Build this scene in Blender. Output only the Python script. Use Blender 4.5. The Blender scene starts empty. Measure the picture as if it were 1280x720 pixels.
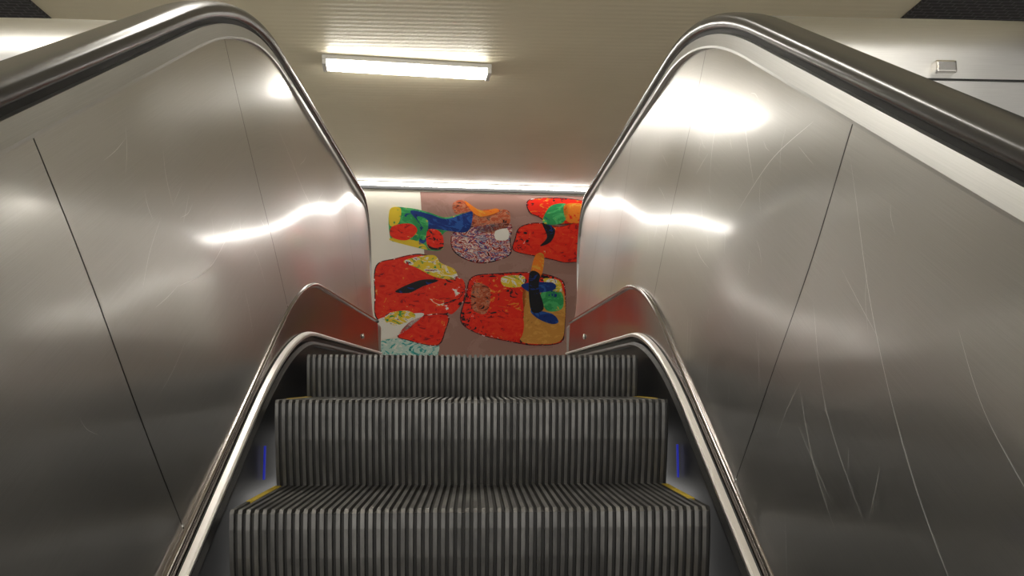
import bpy, math, random
from mathutils import Vector, noise
random.seed(3)
scene=bpy.context.scene
COL=scene.collection
try:
    scene.view_settings.view_transform='Standard'
except Exception: pass

# ---------------------------------------------------------------- materials
def newmat(name):
    m=bpy.data.materials.new(name); m.use_nodes=True
    nt=m.node_tree; b=nt.nodes['Principled BSDF']
    return m,nt,b
def simple(name,col,rough=0.5,metal=0.0,spec=0.5,emit=None,es=0):
    m,nt,b=newmat(name)
    b.inputs['Base Color'].default_value=(*col,1)
    b.inputs['Roughness'].default_value=rough
    b.inputs['Metallic'].default_value=metal
    b.inputs['Specular IOR Level'].default_value=spec
    if emit:
        b.inputs['Emission Color'].default_value=(*emit,1)
        b.inputs['Emission Strength'].default_value=es
    return m
def ramp(nt,stops,interp='LINEAR'):
    r=nt.nodes.new('ShaderNodeValToRGB'); cr=r.color_ramp; cr.interpolation=interp
    while len(cr.elements)<len(stops): cr.elements.new(0.5)
    for e,(p,c) in zip(cr.elements,stops):
        e.position=p; e.color=(*c,1) if len(c)==3 else c
    return r
def noisetex(nt,scale,detail=3,mapscale=None,coord='Object',dist=0,rot=None,rough=0.5):
    tc=nt.nodes.new('ShaderNodeTexCoord'); mp=nt.nodes.new('ShaderNodeMapping')
    nt.links.new(tc.outputs[coord],mp.inputs[0])
    if mapscale: mp.inputs['Scale'].default_value=mapscale
    if rot: mp.inputs['Rotation'].default_value=rot
    n=nt.nodes.new('ShaderNodeTexNoise'); n.inputs['Scale'].default_value=scale
    n.inputs['Detail'].default_value=detail; n.inputs['Distortion'].default_value=dist
    n.inputs['Roughness'].default_value=rough
    nt.links.new(mp.outputs[0],n.inputs['Vector'])
    return n

def steel(name,base=(0.76,0.755,0.74),r0=0.17,r1=0.27,aniso=0.45,sharp=None):
    m,nt,b=newmat(name)
    b.inputs['Metallic'].default_value=1
    n=noisetex(nt,2.2,4)
    rr=ramp(nt,[(0.3,(r0,)*3),(0.7,(r1,)*3)])
    nt.links.new(n.outputs['Fac'],rr.inputs[0]); nt.links.new(rr.outputs[0],b.inputs['Roughness'])
    n2=noisetex(nt,1.0,2,(6,900,1),'UV')
    rc=ramp(nt,[(0.3,tuple(c*0.9 for c in base)),(0.7,base)])
    nt.links.new(n2.outputs['Fac'],rc.inputs[0]); nt.links.new(rc.outputs[0],b.inputs['Base Color'])
    t=None
    if aniso>0:
        b.inputs['Anisotropic'].default_value=aniso
        t=nt.nodes.new('ShaderNodeTangent'); t.direction_type='UV_MAP'; t.uv_map='UVMap'
        nt.links.new(t.outputs[0],b.inputs['Tangent'])
    if sharp:
        b2=nt.nodes.new('ShaderNodeBsdfPrincipled')
        b2.inputs['Metallic'].default_value=1; b2.inputs['Roughness'].default_value=sharp[0]
        nt.links.new(rc.outputs[0],b2.inputs['Base Color'])
        mx=nt.nodes.new('ShaderNodeMixShader'); mx.inputs[0].default_value=sharp[1]
        nt.links.new(b.outputs[0],mx.inputs[1]); nt.links.new(b2.outputs[0],mx.inputs[2])
        nt.links.new(mx.outputs[0],nt.nodes['Material Output'].inputs['Surface'])
    return m
M_panel=steel('brushed_steel_panel',(0.79,0.785,0.77),0.30,0.38,0.4,(0.12,0.34))
M_strip=steel('brushed_steel_strip',(0.50,0.50,0.49),0.36,0.42,0.0)
M_para=steel('satin_steel_cladding',(0.88,0.875,0.86),0.34,0.44,0.0)
M_white=steel('polished_skirt_edge',(0.92,0.89,0.87),0.38,0.45,0.0)
M_deck=steel('dark_steel_deck',(0.30,0.27,0.26),0.16,0.24,0.0)
M_black=simple('black_skirt',(0.012,0.012,0.013),0.45)
M_gap=simple('dark_gap',(0.01,0.01,0.01),0.6)
M_seam=simple('panel_joint',(0.12,0.12,0.12),0.5,0.5)
M_rubber=simple('handrail_rubber',(0.035,0.034,0.034),0.25,0,0.9)
M_screw=simple('screw_metal',(0.8,0.78,0.75),0.25,1)
M_scr=simple('scratch_metal',(0.92,0.92,0.91),0.6,1)
M_yellow=simple('yellow_demarcation',(0.50,0.36,0.03),0.6)
M_blue=simple('blue_led',(0.02,0.03,0.3),0.4,0,0.5,(0.03,0.05,1.0),0.2)

m,nt,b=newmat('step_ridge_metal')
n=noisetex(nt,9,6,(3,1,1)); r=ramp(nt,[(0.3,(0.11,0.108,0.105)),(0.52,(0.19,0.186,0.18)),(0.75,(0.29,0.285,0.275))])
nt.links.new(n.outputs['Fac'],r.inputs[0]); nt.links.new(r.outputs[0],b.inputs['Base Color'])
b.inputs['Metallic'].default_value=0.6; b.inputs['Roughness'].default_value=0.42
M_ridge=m
M_groove=simple('step_groove_dark',(0.055,0.054,0.053),0.65,0,0.3)  # flat darker tone for groove faces and step sides

# ---------------------------------------------------------------- helpers
def empty(name,loc=(0,0,0)):
    e=bpy.data.objects.new(name,None); e.location=loc; COL.objects.link(e); return e
def mesh(name,verts,faces,mats,parent=None,smooth=False,midx=None,uvs=None):
    me=bpy.data.meshes.new(name); me.from_pydata(verts,[],faces); 
    if not isinstance(mats,(list,tuple)): mats=[mats]
    for mm in mats: me.materials.append(mm)
    if midx: me.polygons.foreach_set('material_index',midx)
    if smooth: me.polygons.foreach_set('use_smooth',[True]*len(faces))
    if uvs:
        ul=me.uv_layers.new(name='UVMap')
        for l in me.loops: ul.data[l.index].uv=uvs[l.vertex_index]
    me.update()
    o=bpy.data.objects.new(name,me); COL.objects.link(o)
    if parent: o.parent=parent
    return o
def box(name,lo,hi,mat,parent=None,bev=0):
    x0,y0,z0=lo;x1,y1,z1=hi
    v=[(x0,y0,z0),(x1,y0,z0),(x1,y1,z0),(x0,y1,z0),(x0,y0,z1),(x1,y0,z1),(x1,y1,z1),(x0,y1,z1)]
    f=[(0,3,2,1),(4,5,6,7),(0,1,5,4),(1,2,6,5),(2,3,7,6),(3,0,4,7)]
    o=mesh(name,v,f,mat,parent)
    if bev:
        md=o.modifiers.new('b','BEVEL'); md.width=bev; md.segments=3
    return o

def knee(y0,yp,zp,slope,zl,L,y1,n=16):
    yk=yp+(zl-zp)/slope
    pts=[]
    ys=yk-L; 
    k=14
    for i in range(k): 
        y=y0+(ys-y0)*i/k; pts.append((y,zl+slope*(y-yk)))
    P0=(ys,zl-slope*L);P1=(yk,zl);P2=(yk+L,zl)
    for i in range(n+1):
        t=i/n; pts.append(tuple((1-t)**2*P0[j]+2*t*(1-t)*P1[j]+t*t*P2[j] for j in (0,1)))
    for i in range(1,11):
        pts.append((yk+L+(y1-yk-L)*i/10,zl))
    return pts
def normals(path):
    out=[]
    for i,p in enumerate(path):
        a=path[max(0,i-1)];c=path[min(len(path)-1,i+1)]
        ty,tz=c[0]-a[0],c[1]-a[1];l=math.hypot(ty,tz) or 1
        out.append((-tz/l,ty/l))
    return out
def offset(path,d):
    return [(p[0]+n[0]*d,p[1]+n[1]*d) for p,n in zip(path,normals(path))]
def arclen(path):
    s=[0]
    for a,b_ in zip(path,path[1:]): s.append(s[-1]+math.hypot(b_[0]-a[0],b_[1]-a[1]))
    return s
def at_s(path,S,s):
    if s<=0: return path[0]
    for i in range(1,len(S)):
        if s<=S[i]:
            t=(s-S[i-1])/(S[i]-S[i-1] or 1)
            return (path[i-1][0]+(path[i][0]-path[i-1][0])*t,path[i-1][1]+(path[i][1]-path[i-1][1])*t)
    return path[-1]
def s_of_y(path,S,y):
    for i in range(1,len(path)):
        if path[i][0]>=y:
            t=(y-path[i-1][0])/(path[i][0]-path[i-1][0] or 1)
            return S[i-1]+t*(S[i]-S[i-1])
    return S[-1]
def sweep(name,path,prof,side,mat,parent,closed=True,smooth=True):
    N=normals(path);V=[];F=[];UV=[];S=arclen(path);k=len(prof)
    for (p,n,s) in zip(path,N,S):
        for j,(x,d) in enumerate(prof):
            V.append((side*x,p[0]+n[0]*d,p[1]+n[1]*d)); UV.append((s,j*0.02))
    for i in range(len(path)-1):
        for j in range(k if closed else k-1):
            a=i*k+j;b_=i*k+(j+1)%k;c=(i+1)*k+(j+1)%k;d=(i+1)*k+j
            F.append((a,b_,c,d) if side<0 else (a,d,c,b_))
    if closed:
        F.append(tuple(range(k)) ); F.append(tuple((len(path)-1)*k+j for j in reversed(range(k))))
    return mesh(name,V,F,mat,parent,smooth,uvs=UV)
def wobx(side,y,z,wob):
    return wob*noise.noise(Vector((side*7.3,y*1.4,z*2.2)))+wob*0.14*noise.noise(Vector((side*3.3,y*3,z*4)))
def ruled(name,A,xa,B,xb,side,mat,parent,nv=1,wob=0):
    V=[];F=[];UV=[];SA=arclen(A);n=len(A);k=nv+1
    for i in range(n):
        for j in range(k):
            t=j/nv
            y=A[i][0]*(1-t)+B[i][0]*t; z=A[i][1]*(1-t)+B[i][1]*t; x=xa*(1-t)+xb*t
            if wob: x+=wobx(side,y,z,wob)
            V.append((side*x,y,z)); UV.append((SA[i],t))
    for i in range(n-1):
        for j in range(nv):
            a=i*k+j;b_=a+1;c=a+k+1;d=a+k
            F.append((a,b_,c,d) if side>0 else (a,d,c,b_))
    return mesh(name,V,F,mat,parent,True,uvs=UV)

# ---------------------------------------------------------------- escalator
SL=0.64; LAND=0.085
esc=empty('escalator')
H0=knee(-1.6,1.04,0.385,SL,1.09,0.42,4.50)
Hn=list(H0); R=0.46; cy,cz=4.50,1.09-R
for i in range(1,25):
    a=math.radians(90-i*7.0); Hn.append((cy+R*math.cos(a),cz+R*math.sin(a)))
W=knee(-1.6,1.56,-0.367,SL,0.155,0.36,4.65)
B=knee(-1.6,1.525,-0.358,SL,0.335,0.30,4.64)
Bn=B
TD=-0.088
T=offset(Hn,TD)
ST=arclen(T);SB=arclen(Bn)
seams={-1:[(-1.5,-1.0),(0.25,0.72),(1.156,1.63),(1.99,2.42),(3.72,3.90)],
        1:[(-1.5,-1.0),(0.35,0.80),(1.29,1.73),(2.12,2.50),(3.12,3.28),(3.85,3.95)]}
XB,XT=0.560,0.642
WOB=0.009
for side in (-1,1):
    sn='left' if side<0 else 'right'
    sm=seams[side]
    par=[(s_of_y(T,ST,a),s_of_y(Bn,SB,b_)) for a,b_ in sm]+[(ST[-1],SB[-1])]
    for i in range(len(par)-1):
        g=0.0018
        a0,b0=par[i];a1,b1=par[i+1]; n=40
        A=[at_s(T,ST,a0+g+(a1-a0-2*g)*k/n) for k in range(n+1)]
        C=[at_s(Bn,SB,b0+g+(b1-b0-2*g)*k/n) for k in range(n+1)]
        ruled(f'{sn}_panel_{i+1}',C,XB,A,XT,side,M_panel,esc,28,WOB)
    n=90
    A=[at_s(T,ST,ST[-1]*k/n) for k in range(n+1)]; C=[at_s(Bn,SB,SB[-1]*k/n) for k in range(n+1)]
    ruled(f'{sn}_panel_backing',C,XB+0.011,A,XT+0.011,side,M_seam,esc,1)
    ruled(f'{sn}_outer_cladding',C,0.745,A,0.745,-side,M_panel,esc,1)
    esc.children[-1].scale=(-1,1,1)
    sweep(f'{sn}_skirt_edge',W,[(0.529,-0.008),(0.529,0.0),(0.533,0.004),(0.545,0.006),(0.545,-0.008)],side,M_white,esc,smooth=False)
    n=80;SW=arclen(W)
    sweep(f'{sn}_deck_seal',W,[(0.545,-0.01),(0.545,0.004),(0.549,0.006),(0.549,-0.01)],side,M_gap,esc,smooth=False)
    Wd=[at_s(W,SW,SW[-1]*k/n) for k in range(n+1)];Bd=[at_s(Bn,SB,SB[-1]*k/n) for k in range(n+1)]
    ruled(f'{sn}_inner_deck',Wd,0.548,Bd,0.558,side,M_deck,esc,4)
    mold=[(0.558+0.009*math.cos(a),0.009*math.sin(a)) for a in [i*math.pi/5 for i in range(10)]]
    sweep(f'{sn}_panel_moulding',Bn,mold,side,M_deck,esc)
    low=[(p[0]+0.0,p[1]-0.5) for p in W]
    ruled(f'{sn}_skirt',low,0.547,W,0.547,side,M_black,esc,1)
    sweep(f'{sn}_skirt_brush',offset(W,-0.03),[(0.547,-0.012),(0.528,-0.012),(0.528,-0.006),(0.536,0.004),(0.547,0.006)],side,M_black,esc,smooth=False)
    sweep(f'{sn}_rail_guide',Hn,[(0.638,-0.092),(0.630,-0.090),(0.630,-0.084),(0.642,-0.054),(0.658,-0.052),(0.658,-0.092)],side,M_strip,esc,smooth=False)
    sweep(f'{sn}_rail_track',Hn,[(0.656,-0.08),(0.648,-0.035),(0.708,-0.035),(0.708,-0.08)],side,M_gap,esc,smooth=False)
    c=0.680
    hp=[]
    for i in range(24):
        a=2*math.pi*i/24
        ca,sa=math.cos(a),math.sin(a)
        x=0.043*math.copysign(abs(ca)**0.6,ca); d=-0.022+0.022*math.copysign(abs(sa)**0.75,sa)
        hp.append((c+x,d))
    sweep(f'{sn}_handrail',Hn,hp,side,M_rubber,esc)
    sweep(f'{sn}_outer_rail_guide',Hn,[(0.703,-0.06),(0.724,-0.064),(0.747,-0.11),(0.747,-0.12),(0.703,-0.12)],side,M_strip,esc,smooth=False)
    bpy.ops.mesh.primitive_uv_sphere_add(segments=16,ring_count=8,radius=0.013,location=(side*0.548,3.98,0.215))
    o=bpy.context.object;o.name=f'{sn}_deck_screw';o.scale=(0.5,1,1);o.data.materials.append(M_screw);o.parent=esc
    box(f'{sn}_newel_base',(min(side*0.560,side*0.745),4.56,LAND),(max(side*0.560,side*0.745),4.86,0.33),M_strip,esc,0.02)
    box(f'{sn}_gap_light',(side*0.540-0.002,2.13,-0.255),(side*0.540+0.002,2.14,-0.17),M_blue,esc)
    def ppt(i,u,t):
        a0,b0=par[i];a1,b1=par[i+1]
        a=at_s(T,ST,a0+(a1-a0)*u);c_=at_s(Bn,SB,b0+(b1-b0)*u)
        y=c_[0]*(1-t)+a[0]*t;z=c_[1]*(1-t)+a[1]*t;x=XB*(1-t)+XT*t+wobx(side,y,z,WOB)-0.0006
        return Vector((side*x,y,z))
    if side>0:
        SC=[(2,[(0.15,0.95),(0.3,0.8),(0.42,0.6)],.0007),(1,[(0.98,0.93),(0.8,0.72),(0.55,0.52),(0.3,0.40)],.0008),(1,[(0.95,0.60),(0.8,0.45),(0.6,0.36)],.0006),
        (1,[(0.9,0.42),(0.78,0.33),(0.66,0.28)],.0006),(2,[(0.6,0.9),(0.45,0.78),(0.35,0.7)],.0006),(2,[(0.75,0.85),(0.72,0.7),(0.66,0.58)],.0006),(1,[(0.6,0.8),(0.5,0.72),(0.35,0.66)],.0006)]
    else: SC=[(3,[(0.2,0.7),(0.35,0.5),(0.5,0.42)],.0005),(2,[(0.3,0.5),(0.5,0.45),(0.75,0.48)],.0006)]
    for _ in range(60 if side>0 else 26):
        pi_=random.choice([1,1,2,2,2,3]);u=random.uniform(.1,.95);t=random.uniform(.15,.92);le=random.uniform(.04,.2)
        an=random.gauss(-2.3,0.6)
        u2=min(.98,max(.02,u+le*math.cos(an)));t2=min(.97,max(.03,t+le*math.sin(an)))
        SC.append((pi_,[(u,t),((u+u2)/2+random.uniform(-.01,.01),(t+t2)/2+random.uniform(-.01,.01)),(u2,t2)],random.uniform(.0003,.0005)))
    V=[];F=[]
    for pi_,pts,wd in SC:
        ns=24;P3=[]
        for k in range(ns+1):
            f=k/ns*(len(pts)-1);j=min(int(f),len(pts)-2);q=f-j
            p0=pts[max(j-1,0)];p1=pts[j];p2=pts[j+1];p3=pts[min(j+2,len(pts)-1)]
            c2=[0.5*((2*p1[e])+(-p0[e]+p2[e])*q+(2*p0[e]-5*p1[e]+4*p2[e]-p3[e])*q*q+(-p0[e]+3*p1[e]-3*p2[e]+p3[e])*q**3) for e in (0,1)]
            P3.append(ppt(pi_,*c2))
        st=len(V)
        for k,p in enumerate(P3):
            t_=(P3[min(k+1,ns)]-P3[max(k-1,0)]).normalized();w_=t_.cross(Vector((1,0,0))).normalized()*wd*math.sin(math.pi*(k+.3)/(ns+.6))
            V+=[p-w_,p+w_]
        for k in range(ns): F.append((st+2*k,st+2*k+1,st+2*k+3,st+2*k+2))
    mesh(f'{sn}_panel_scratches',V,F,M_scr,esc)

# steps
NR=60; WID=1.0
def step(name,y0,z0):
    path=[(0.052,-0.24),(0.030,-0.17),(0.012,-0.10),(0.002,-0.04),(0.0,-0.008),(0.006,0.0),(0.20,0.0),(0.40,0.0)]
    N=normals(path)
    xs=[];p=WID/NR
    for i in range(NR):
        x=-WID/2+i*p
        xs+=[(x,0),(x+p*0.50,0),(x+p*0.58,1),(x+p*0.92,1)]
    xs.append((WID/2,0))
    V=[];F=[];MI=[];k=len(xs)
    for (py,pz),(ny,nz) in zip(path,N):
        for x,g in xs:
            d=-0.009*g
            V.append((x,y0+py+ny*d,z0+pz+nz*d))
    for i in range(len(path)-1):
        for j in range(k-1):
            a=i*k+j
            F.append((a,a+1,a+k+1,a+k))
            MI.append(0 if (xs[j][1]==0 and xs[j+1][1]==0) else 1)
    for s in (-1,1):
        st=len(V)
        for py,pz in path: V.append((s*WID/2,y0+py,z0+pz))
        V.append((s*WID/2,y0+0.40,z0-0.24))
        F.append(tuple(range(st,len(V)))); MI.append(1)
    mesh(name,V,F,[M_ridge,M_groove],esc,False,MI)
    for s,sn in ((-1,'l'),(1,'r')):
        a=s*0.500;b_=s*0.484
        box(name+'_yellow_'+sn,(min(a,b_),y0+0.12,z0-0.006),(max(a,b_),y0+0.375,z0+0.001),M_yellow,esc)
nos=[(2.83,0.084),(2.43,0.076),(2.06,-0.050)]
y,z=1.71,-0.266
for i in range(9):
    nos.append((y,z)); y-=0.35; z-=0.216
for i,(y,z) in enumerate(nos): step(f'step_{i+1}',y,z)
box('comb_plate',(-0.545,3.2,LAND-0.02),(0.545,3.5,LAND+0.004),M_strip,esc)
box('floor_plate',(-0.545,3.5,LAND-0.02),(0.545,4.9,LAND+0.002),M_deck,esc)
box('truss_pan',(-0.74,-1.5,-3.2),(0.74,4.8,-3.1),M_black,esc)

# ---------------------------------------------------------------- stainless parapets beside the escalator
def parapet(name,x0,x1,top,y0):
    prof=[(y0-0.02,LAND-2.5),(y0-0.02,top-0.30)]
    for i in range(13):
        a=math.radians(180-i*90/12); prof.append((y0+0.18+0.20*math.cos(a),top-0.20+0.20*math.sin(a)))
    prof+=[(y0+1.9,top),(y0+1.9,LAND-2.5)]
    V=[];F=[];UV=[];k=len(prof);nx=24
    for i in range(nx+1):
        x=x0+(x1-x0)*i/nx
        for j,(y,z) in enumerate(prof):
            V.append((x,y+0.012*noise.noise(Vector((x*1.5,z*2,0))),z)); UV.append((x,z))
    for i in range(nx):
        for j in range(k-1):
            a=i*k+j; F.append((a,a+1,a+k+1,a+k))
    F.append(tuple(range(k)));F.append(tuple(nx*k+j for j in reversed(range(k))))
    return mesh(name+'_shell',V,F,M_para,None,True,uvs=UV)
pr=empty('stainless_parapet'); o=parapet('stainless_parapet',1.02,4.1,1.32,2.6);o.parent=pr
box('seam',(1.02,2.572,1.022),(4.1,2.58,1.028),M_gap,pr)
box('lock_housing',(1.565,2.545,1.04),(1.64,2.585,1.085),M_screw,pr,0.008)
pl=empty('stainless_parapet.001'); o=parapet('parapet',-4.1,-0.90,1.25,2.6);o.parent=pl

# ---------------------------------------------------------------- room
CZ=2.46
m,nt,b=newmat('ceiling_paint')
tc=nt.nodes.new('ShaderNodeTexCoord')
w=nt.nodes.new('ShaderNodeTexWave'); w.bands_direction='Y'; w.inputs['Scale'].default_value=5.0; w.inputs['Distortion'].default_value=0.4
nt.links.new(tc.outputs['Object'],w.inputs['Vector'])
n=noisetex(nt,1.2,4)
r=ramp(nt,[(0.3,(0.75,0.68,0.49)),(0.7,(0.81,0.74,0.55))])
nt.links.new(n.outputs['Fac'],r.inputs[0]);nt.links.new(r.outputs[0],b.inputs['Base Color'])
bp=nt.nodes.new('ShaderNodeBump');bp.inputs['Strength'].default_value=0.10;bp.inputs['Distance'].default_value=0.01
nt.links.new(w.outputs['Fac'],bp.inputs['Height']);nt.links.new(bp.outputs[0],b.inputs['Normal'])
b.inputs['Roughness'].default_value=0.42
M_ceil=m
box('ceiling',(-2.9,-8,CZ),(2.9,12,CZ+0.1),M_ceil)
m,nt,b=newmat('dark_grille')
w=nt.nodes.new('ShaderNodeTexBrick');w.inputs['Scale'].default_value=6
w.inputs['Color1'].default_value=(0.015,0.015,0.02,1);w.inputs['Color2'].default_value=(0.02,0.02,0.025,1);w.inputs['Mortar'].default_value=(0.12,0.12,0.13,1)
tc=nt.nodes.new('ShaderNodeTexCoord');nt.links.new(tc.outputs['Object'],w.inputs['Vector']);nt.links.new(w.outputs[0],b.inputs['Base Color'])
M_grille=m
box('ceiling_grille',(2.9,-8,CZ-0.02),(6,12,CZ+0.1),M_grille)
box('ceiling_grille.001',(-6,-8,CZ-0.02),(-2.9,12,CZ+0.1),M_grille)
M_side=simple('side_wall_paint',(0.80,0.79,0.76),0.6)
M_floor=simple('floor_stone',(0.5,0.49,0.47),0.35)
box('wall_left',(-6.1,-8,-4),(-6,12,CZ+0.1),M_side)
box('wall_right',(6,-8,-4),(6.1,12,CZ+0.1),M_side)
box('floor',(-6,4.95,LAND-0.15),(6,12,LAND),M_floor)
box('floor_lower',(-6,-8,-4.1),(6,4.9,-4.0),M_floor)

D=10.0
wall_rot=math.radians(4)
M_cream=simple('wall_cream_tile',(0.82,0.78,0.68),0.3)
bw=box('wall_back',(-7,0.0,LAND-0.15),(7,0.12,CZ),M_cream)
bw.location=(0,D,0); bw.rotation_euler=(0,0,wall_rot)
mur=empty('abstract_mural',(0,D,0)); mur.rotation_euler=(0,0,wall_rot)
K=99.5
def P(px,py): return ((px-593)/K,(475-py)/K)
def smoothpoly(pts,n=6):
    out=[];m_=len(pts)
    for i in range(m_):
        p0,p1,p2,p3=pts[i-1],pts[i],pts[(i+1)%m_],pts[(i+2)%m_]
        for k in range(n):
            t=k/n
            out.append(tuple(0.5*((2*p1[j])+(-p0[j]+p2[j])*t+(2*p0[j]-5*p1[j]+4*p2[j]-p3[j])*t*t+(-p0[j]+3*p1[j]-3*p2[j]+p3[j])*t**3) for j in (0,1)))
    return out
def paint(name,cols,scale=4,dist=1.5,stops=None,stretch=(1,1,1.6)):
    m,nt,b=newmat(name)
    n=noisetex(nt,scale,6,stretch,'Object',dist,rough=0.62)
    k=len(cols)
    if not stops: stops=[0]+[0.36+0.28*i/(k-1) for i in range(1,k)]
    r=ramp(nt,list(zip(stops,cols)),'CONSTANT')
    nt.links.new(n.outputs['Fac'],r.inputs[0]);nt.links.new(r.outputs[0],b.inputs['Base Color'])
    b.inputs['Roughness'].default_value=0.5
    b.inputs['Specular IOR Level'].default_value=0.2
    return m
red=(0.84,0.022,0.008);dred=(0.36,0.008,0.01);org=(0.88,0.24,0.02);tan=(0.66,0.31,0.06);grn=(0.03,0.33,0.10);blu=(0.008,0.035,0.22);dk=(0.012,0.012,0.016);wht=(0.88,0.86,0.80);yel=(0.85,0.62,0.04);mau=(0.36,0.20,0.17);teal=(0.06,0.42,0.40);lgt=(0.55,0.74,0.68)
PM={'red':paint('paint_red',[dk,dred,red,(0.88,0.04,0.012),org,wht],3.0,1.6,[0,0.31,0.38,0.5,0.64,0.69],(1.8,1,3.2)),
 'redk':paint('paint_red_black',[dk,red,(0.88,0.04,0.012),wht],3,1.6,[0,0.43,0.52,0.64],(2,1,3.4)),
 'redo':paint('paint_red_orange',[dk,red,org,wht],3,2,[0,0.37,0.57,0.67],(1.6,1,3)),
 'blu':paint('paint_blue',[dk,blu,(0.02,0.10,0.40),teal],4,2,[0,0.34,0.55,0.68]),
 'grn':paint('paint_green',[blu,grn,(0.08,0.5,0.16),yel],4,2,[0,0.36,0.52,0.64]),
 'tan':paint('paint_ochre',[(0.4,0.17,0.04),tan,(0.74,0.38,0.08),org],4,2,[0,0.36,0.55,0.72]),
 'org':paint('paint_orange',[red,org,(0.85,0.42,0.05)],4,2,[0,0.38,0.56]),
 'mix':paint('paint_mottled',[dk,(0.50,0.05,0.03),wht,(0.55,0.10,0.07),blu,(0.62,0.52,0.54),dk],3.2,2.5,[0,0.36,0.43,0.47,0.52,0.57,0.66],(1.6,1,3.2)),
 'mix2':paint('paint_brick',[dk,(0.5,0.10,0.04),(0.6,0.22,0.12),dk,mau],3.5,2.5,[0,0.38,0.5,0.6,0.64],(1.5,1,3)),
 'mixw':paint('paint_yellow_white',[grn,yel,wht,dk,red],4,3,[0,0.40,0.54,0.62,0.66]),
 'wht':paint('paint_white',[(0.5,0.6,0.58),wht,wht],5,2,[0,0.38,0.6]),
 'teal':paint('paint_teal',[dk,teal,lgt,wht],5,3,[0,0.34,0.46,0.60]),
 'dk':paint('paint_dark',[dk,dk,blu],5,2,[0,0.45,0.6]),
 'edge':paint('paint_edge',[dk,(0.3,0.01,0.01),wht],7,3,[0,0.50,0.62]),
 'yel':paint('paint_yellow',[grn,yel,yel],5,2,[0,0.36,0.6])}
m=paint('mural_mauve_ground',[(0.36,0.205,0.17),(0.40,0.235,0.20)],1.5,1,[0,0.5]);
def flat(name,px,layer,mat,sm=True,grow=0):
    pts=[P(*p) for p in px]
    if grow:
        cx=sum(p[0] for p in pts)/len(pts);cz_=sum(p[1] for p in pts)/len(pts)
        pts=[(p[0]+grow*(p[0]-cx)/math.hypot(p[0]-cx,p[1]-cz_),p[1]+grow*(p[1]-cz_)/math.hypot(p[0]-cx,p[1]-cz_)) for p in pts]
    if sm: pts=smoothpoly(pts)
    y=-0.004-0.003*layer
    a=sum(p[0]*q[1]-q[0]*p[1] for p,q in zip(pts,pts[1:]+pts[:1]))
    if a<0: pts=pts[::-1]
    V=[(p[0],y,p[1]) for p in pts];n=len(V)
    V+=[(p[0],0,p[1]) for p in pts]
    F=[tuple(range(n))]+[(i,i+n,(i+1)%n+n,(i+1)%n) for i in range(n)]
    return mesh(name,V,F,mat,mur)
flat('mauve_ground',[(524,240),(900,240),(900,513),(545,513)],-0.5,m,False)
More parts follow.
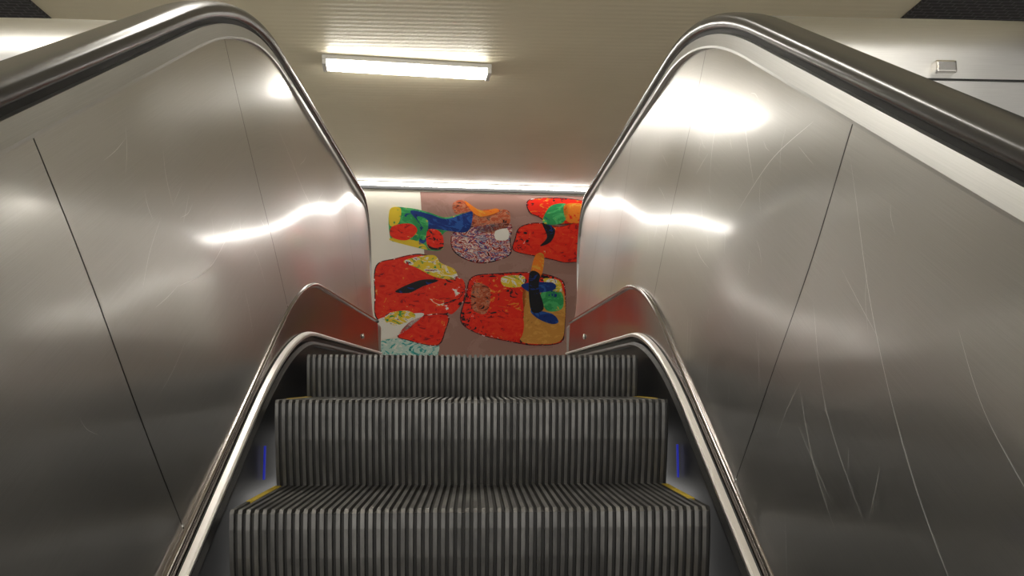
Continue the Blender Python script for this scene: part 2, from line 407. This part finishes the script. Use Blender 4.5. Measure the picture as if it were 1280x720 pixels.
L=[
('a_base',[(487,264),(510,261),(535,266),(556,272),(578,266),(590,264),(588,278),(583,290),(560,289),(552,296),(553,312),(535,314),(500,305),(488,300)],1,'grn'),
('a_orange',[(487,263),(500,262),(498,280),(487,284)],2,'yel'),
('a_low',[(488,300),(500,299),(524,304),(534,313),(512,309),(489,303)],2,'yel'),
('a_red',[(490,285),(512,281),(521,290),(508,302),(489,298)],3,'red'),
('a_blue',[(512,265),(535,268),(556,274),(578,267),(590,265),(584,289),(560,289),(540,288),(532,303),(523,306),(526,285)],2,'blu'),
('a_green',[(520,272),(534,277),(531,300),(524,298),(527,286)],3,'grn'),
('a_red2',[(533,290),(545,288),(553,297),(552,312),(535,311)],3,'redk'),
('b_top',[(565,254),(578,249),(595,260),(618,260),(636,262),(636,280),(620,290),(595,288),(585,270),(568,266)],1,'mix2'),
('b_orange',[(580,250),(600,262),(620,259),(622,264),(600,270),(588,262)],2,'org'),
('b_low',[(574,289),(598,282),(636,278),(637,300),(636,318),(606,328),(582,324),(566,312),(565,294)],1,'mix'),
('b_white',[(619,288),(634,285),(635,298),(620,299)],2,'wht'),
('c_top',[(663,247),(700,244),(736,248),(738,262),(735,274),(715,276),(690,276),(675,268),(663,262)],1,'redo'),
('c_green',[(690,254),(712,252),(706,275),(680,276)],2,'grn'),
('c_org',[(708,252),(735,252),(735,272),(712,274)],2,'org'),
('c_low',[(651,283),(672,277),(700,281),(735,276),(737,318),(712,326),(690,322),(668,318),(643,312),(645,297)],1,'red'),
('c_blk',[(679,276),(695,284),(690,300),(676,306),(685,294)],2,'dk'),
('c_fan',[(643,310),(652,290),(662,292),(660,314)],2,'redk'),
('d_main',[(472,335),(495,326),(525,320),(548,328),(550,338),(568,340),(572,352),(580,356),(578,378),(562,390),(552,396),(530,403),(500,404),(474,400),(471,370)],1,'red'),
('d_yel',[(505,328),(540,320),(551,330),(568,338),(570,350),(545,348),(522,337)],2,'mixw'),
('d_blk',[(495,366),(525,352),(548,352),(528,360),(512,368)],3,'dk'),
('d_mid',[(551,352),(578,350),(579,376),(564,394),(555,380),(562,365)],2,'redk'),
('d_white',[(474,402),(500,396),(530,393),(520,405),(500,420),(474,424)],2,'wht'),
('d_spot',[(486,394),(510,390),(520,398),(498,408),(484,404)],3,'mixw'),
('d_leg',[(520,400),(558,395),(556,415),(546,432),(512,426),(500,420)],2,'red'),
('d_teal',[(474,432),(505,424),(546,430),(548,445),(540,470),(474,470)],1,'teal'),
('stem',[(670,318),(681,318),(677,345),(664,345)],1,'org'),
('e_base',[(590,348),(620,343),(665,341),(697,347),(707,360),(706,410),(700,428),(668,431),(640,427),(600,418),(577,402),(583,372)],1,'redk'),
('e_tan',[(655,362),(680,360),(705,362),(707,405),(700,427),(668,430),(650,424),(655,395)],2,'tan'),
('e_red',[(592,352),(625,346),(655,352),(652,392),(615,396),(612,362)],2,'redo'),
('e_blk',[(592,356),(612,362),(608,392),(590,386)],3,'mix2'),
('e_white',[(628,346),(655,345),(652,358),(630,358)],3,'mixw'),
('e_yel',[(680,348),(700,350),(703,364),(690,362)],3,'mixw'),
('e_red2',[(592,400),(620,396),(652,394),(650,424),(618,420),(598,412)],3,'red'),
('e_cross1',[(652,356),(672,352),(694,354),(693,362),(672,366),(660,364)],4,'blu'),
('e_cross2',[(662,342),(675,342),(674,360),(680,386),(664,388)],5,'dk'),
('e_green',[(677,366),(702,364),(704,385),(684,388)],3,'grn'),
('e_dkgr',[(664,388),(690,392),(699,402),(690,405),(672,398)],4,'blu'),
]
for nme,px,ly,mt in L:
    flat(nme,px,ly,PM[mt])
    if nme in ('c_low','d_main','e_base','d_leg','b_low','c_top'): flat(nme+'_edge',px,ly-0.6,PM['edge'],True,0.014)

# ---------------------------------------------------------------- lamps
M_house=simple('lamp_housing_white',(0.75,0.74,0.70),0.4)
M_diff=simple('lamp_diffuser',(1,1,1),0.5,0,0.5,(1.0,0.955,0.88),33)
M_diff2=simple('cove_diffuser',(1,1,1),0.5,0,0.5,(1.0,0.965,0.91),18)
def fixture(loc,rot,L=1.30,name='fluorescent_ceiling_lamp'):
    e=empty(name,loc); e.rotation_euler=(0,0,rot)
    box('housing',(-L/2,-0.09,-0.035),(L/2,0.09,0),M_house,e,0.004)
    o=box('diffuser',(-L/2+0.035,-0.072,-0.075),(L/2-0.035,0.072,-0.034),M_diff,e,0.025)
    box('end_cap_1',(-L/2,-0.085,-0.075),(-L/2+0.034,0.085,-0.03),M_house,e,0.006)
    box('end_cap_2',(L/2-0.034,-0.085,-0.075),(L/2,0.085,-0.03),M_house,e,0.006)
    return e
fixture((-0.53,6.05,CZ),math.radians(6))
fixture((-0.50,2.9,CZ),math.radians(5))
fixture((-0.50,-0.4,CZ),math.radians(5))
fixture((-0.50,-3.7,CZ),math.radians(5))
fixture((-2.1,1.3,CZ),math.radians(5))  # added fixture out of view, brightens the left parapet
fixture((2.2,-0.2,CZ),math.radians(5))  # invented fill fixture behind the camera, keeps the right parapet from going dim
cv=empty('cove_strip_lamp',(0,D,0)); cv.rotation_euler=(0,0,wall_rot)
box('cove_diffuser',(-5,-0.08,CZ-0.035),(5,-0.03,CZ-0.008),M_diff2,cv)
box('cove_housing',(-5,-0.11,CZ-0.008),(5,-0.0,CZ),M_house,cv)
box('cove_trim',(-5,-0.03,CZ-0.075),(5,-0.005,CZ-0.008),M_gap,cv)

w=bpy.data.worlds.new('World');scene.world=w;w.use_nodes=True
w.node_tree.nodes['Background'].inputs[0].default_value=(1.0,0.975,0.93,1)
w.node_tree.nodes['Background'].inputs[1].default_value=1.6

cam=bpy.data.cameras.new('camera');co=bpy.data.objects.new('camera',cam);COL.objects.link(co)
cam.sensor_width=36;cam.lens=1000/1280*36;cam.clip_start=0.02
co.location=(0,0,0);co.rotation_euler=(math.radians(90+6.56),0,math.radians(-2.7))
scene.camera=co
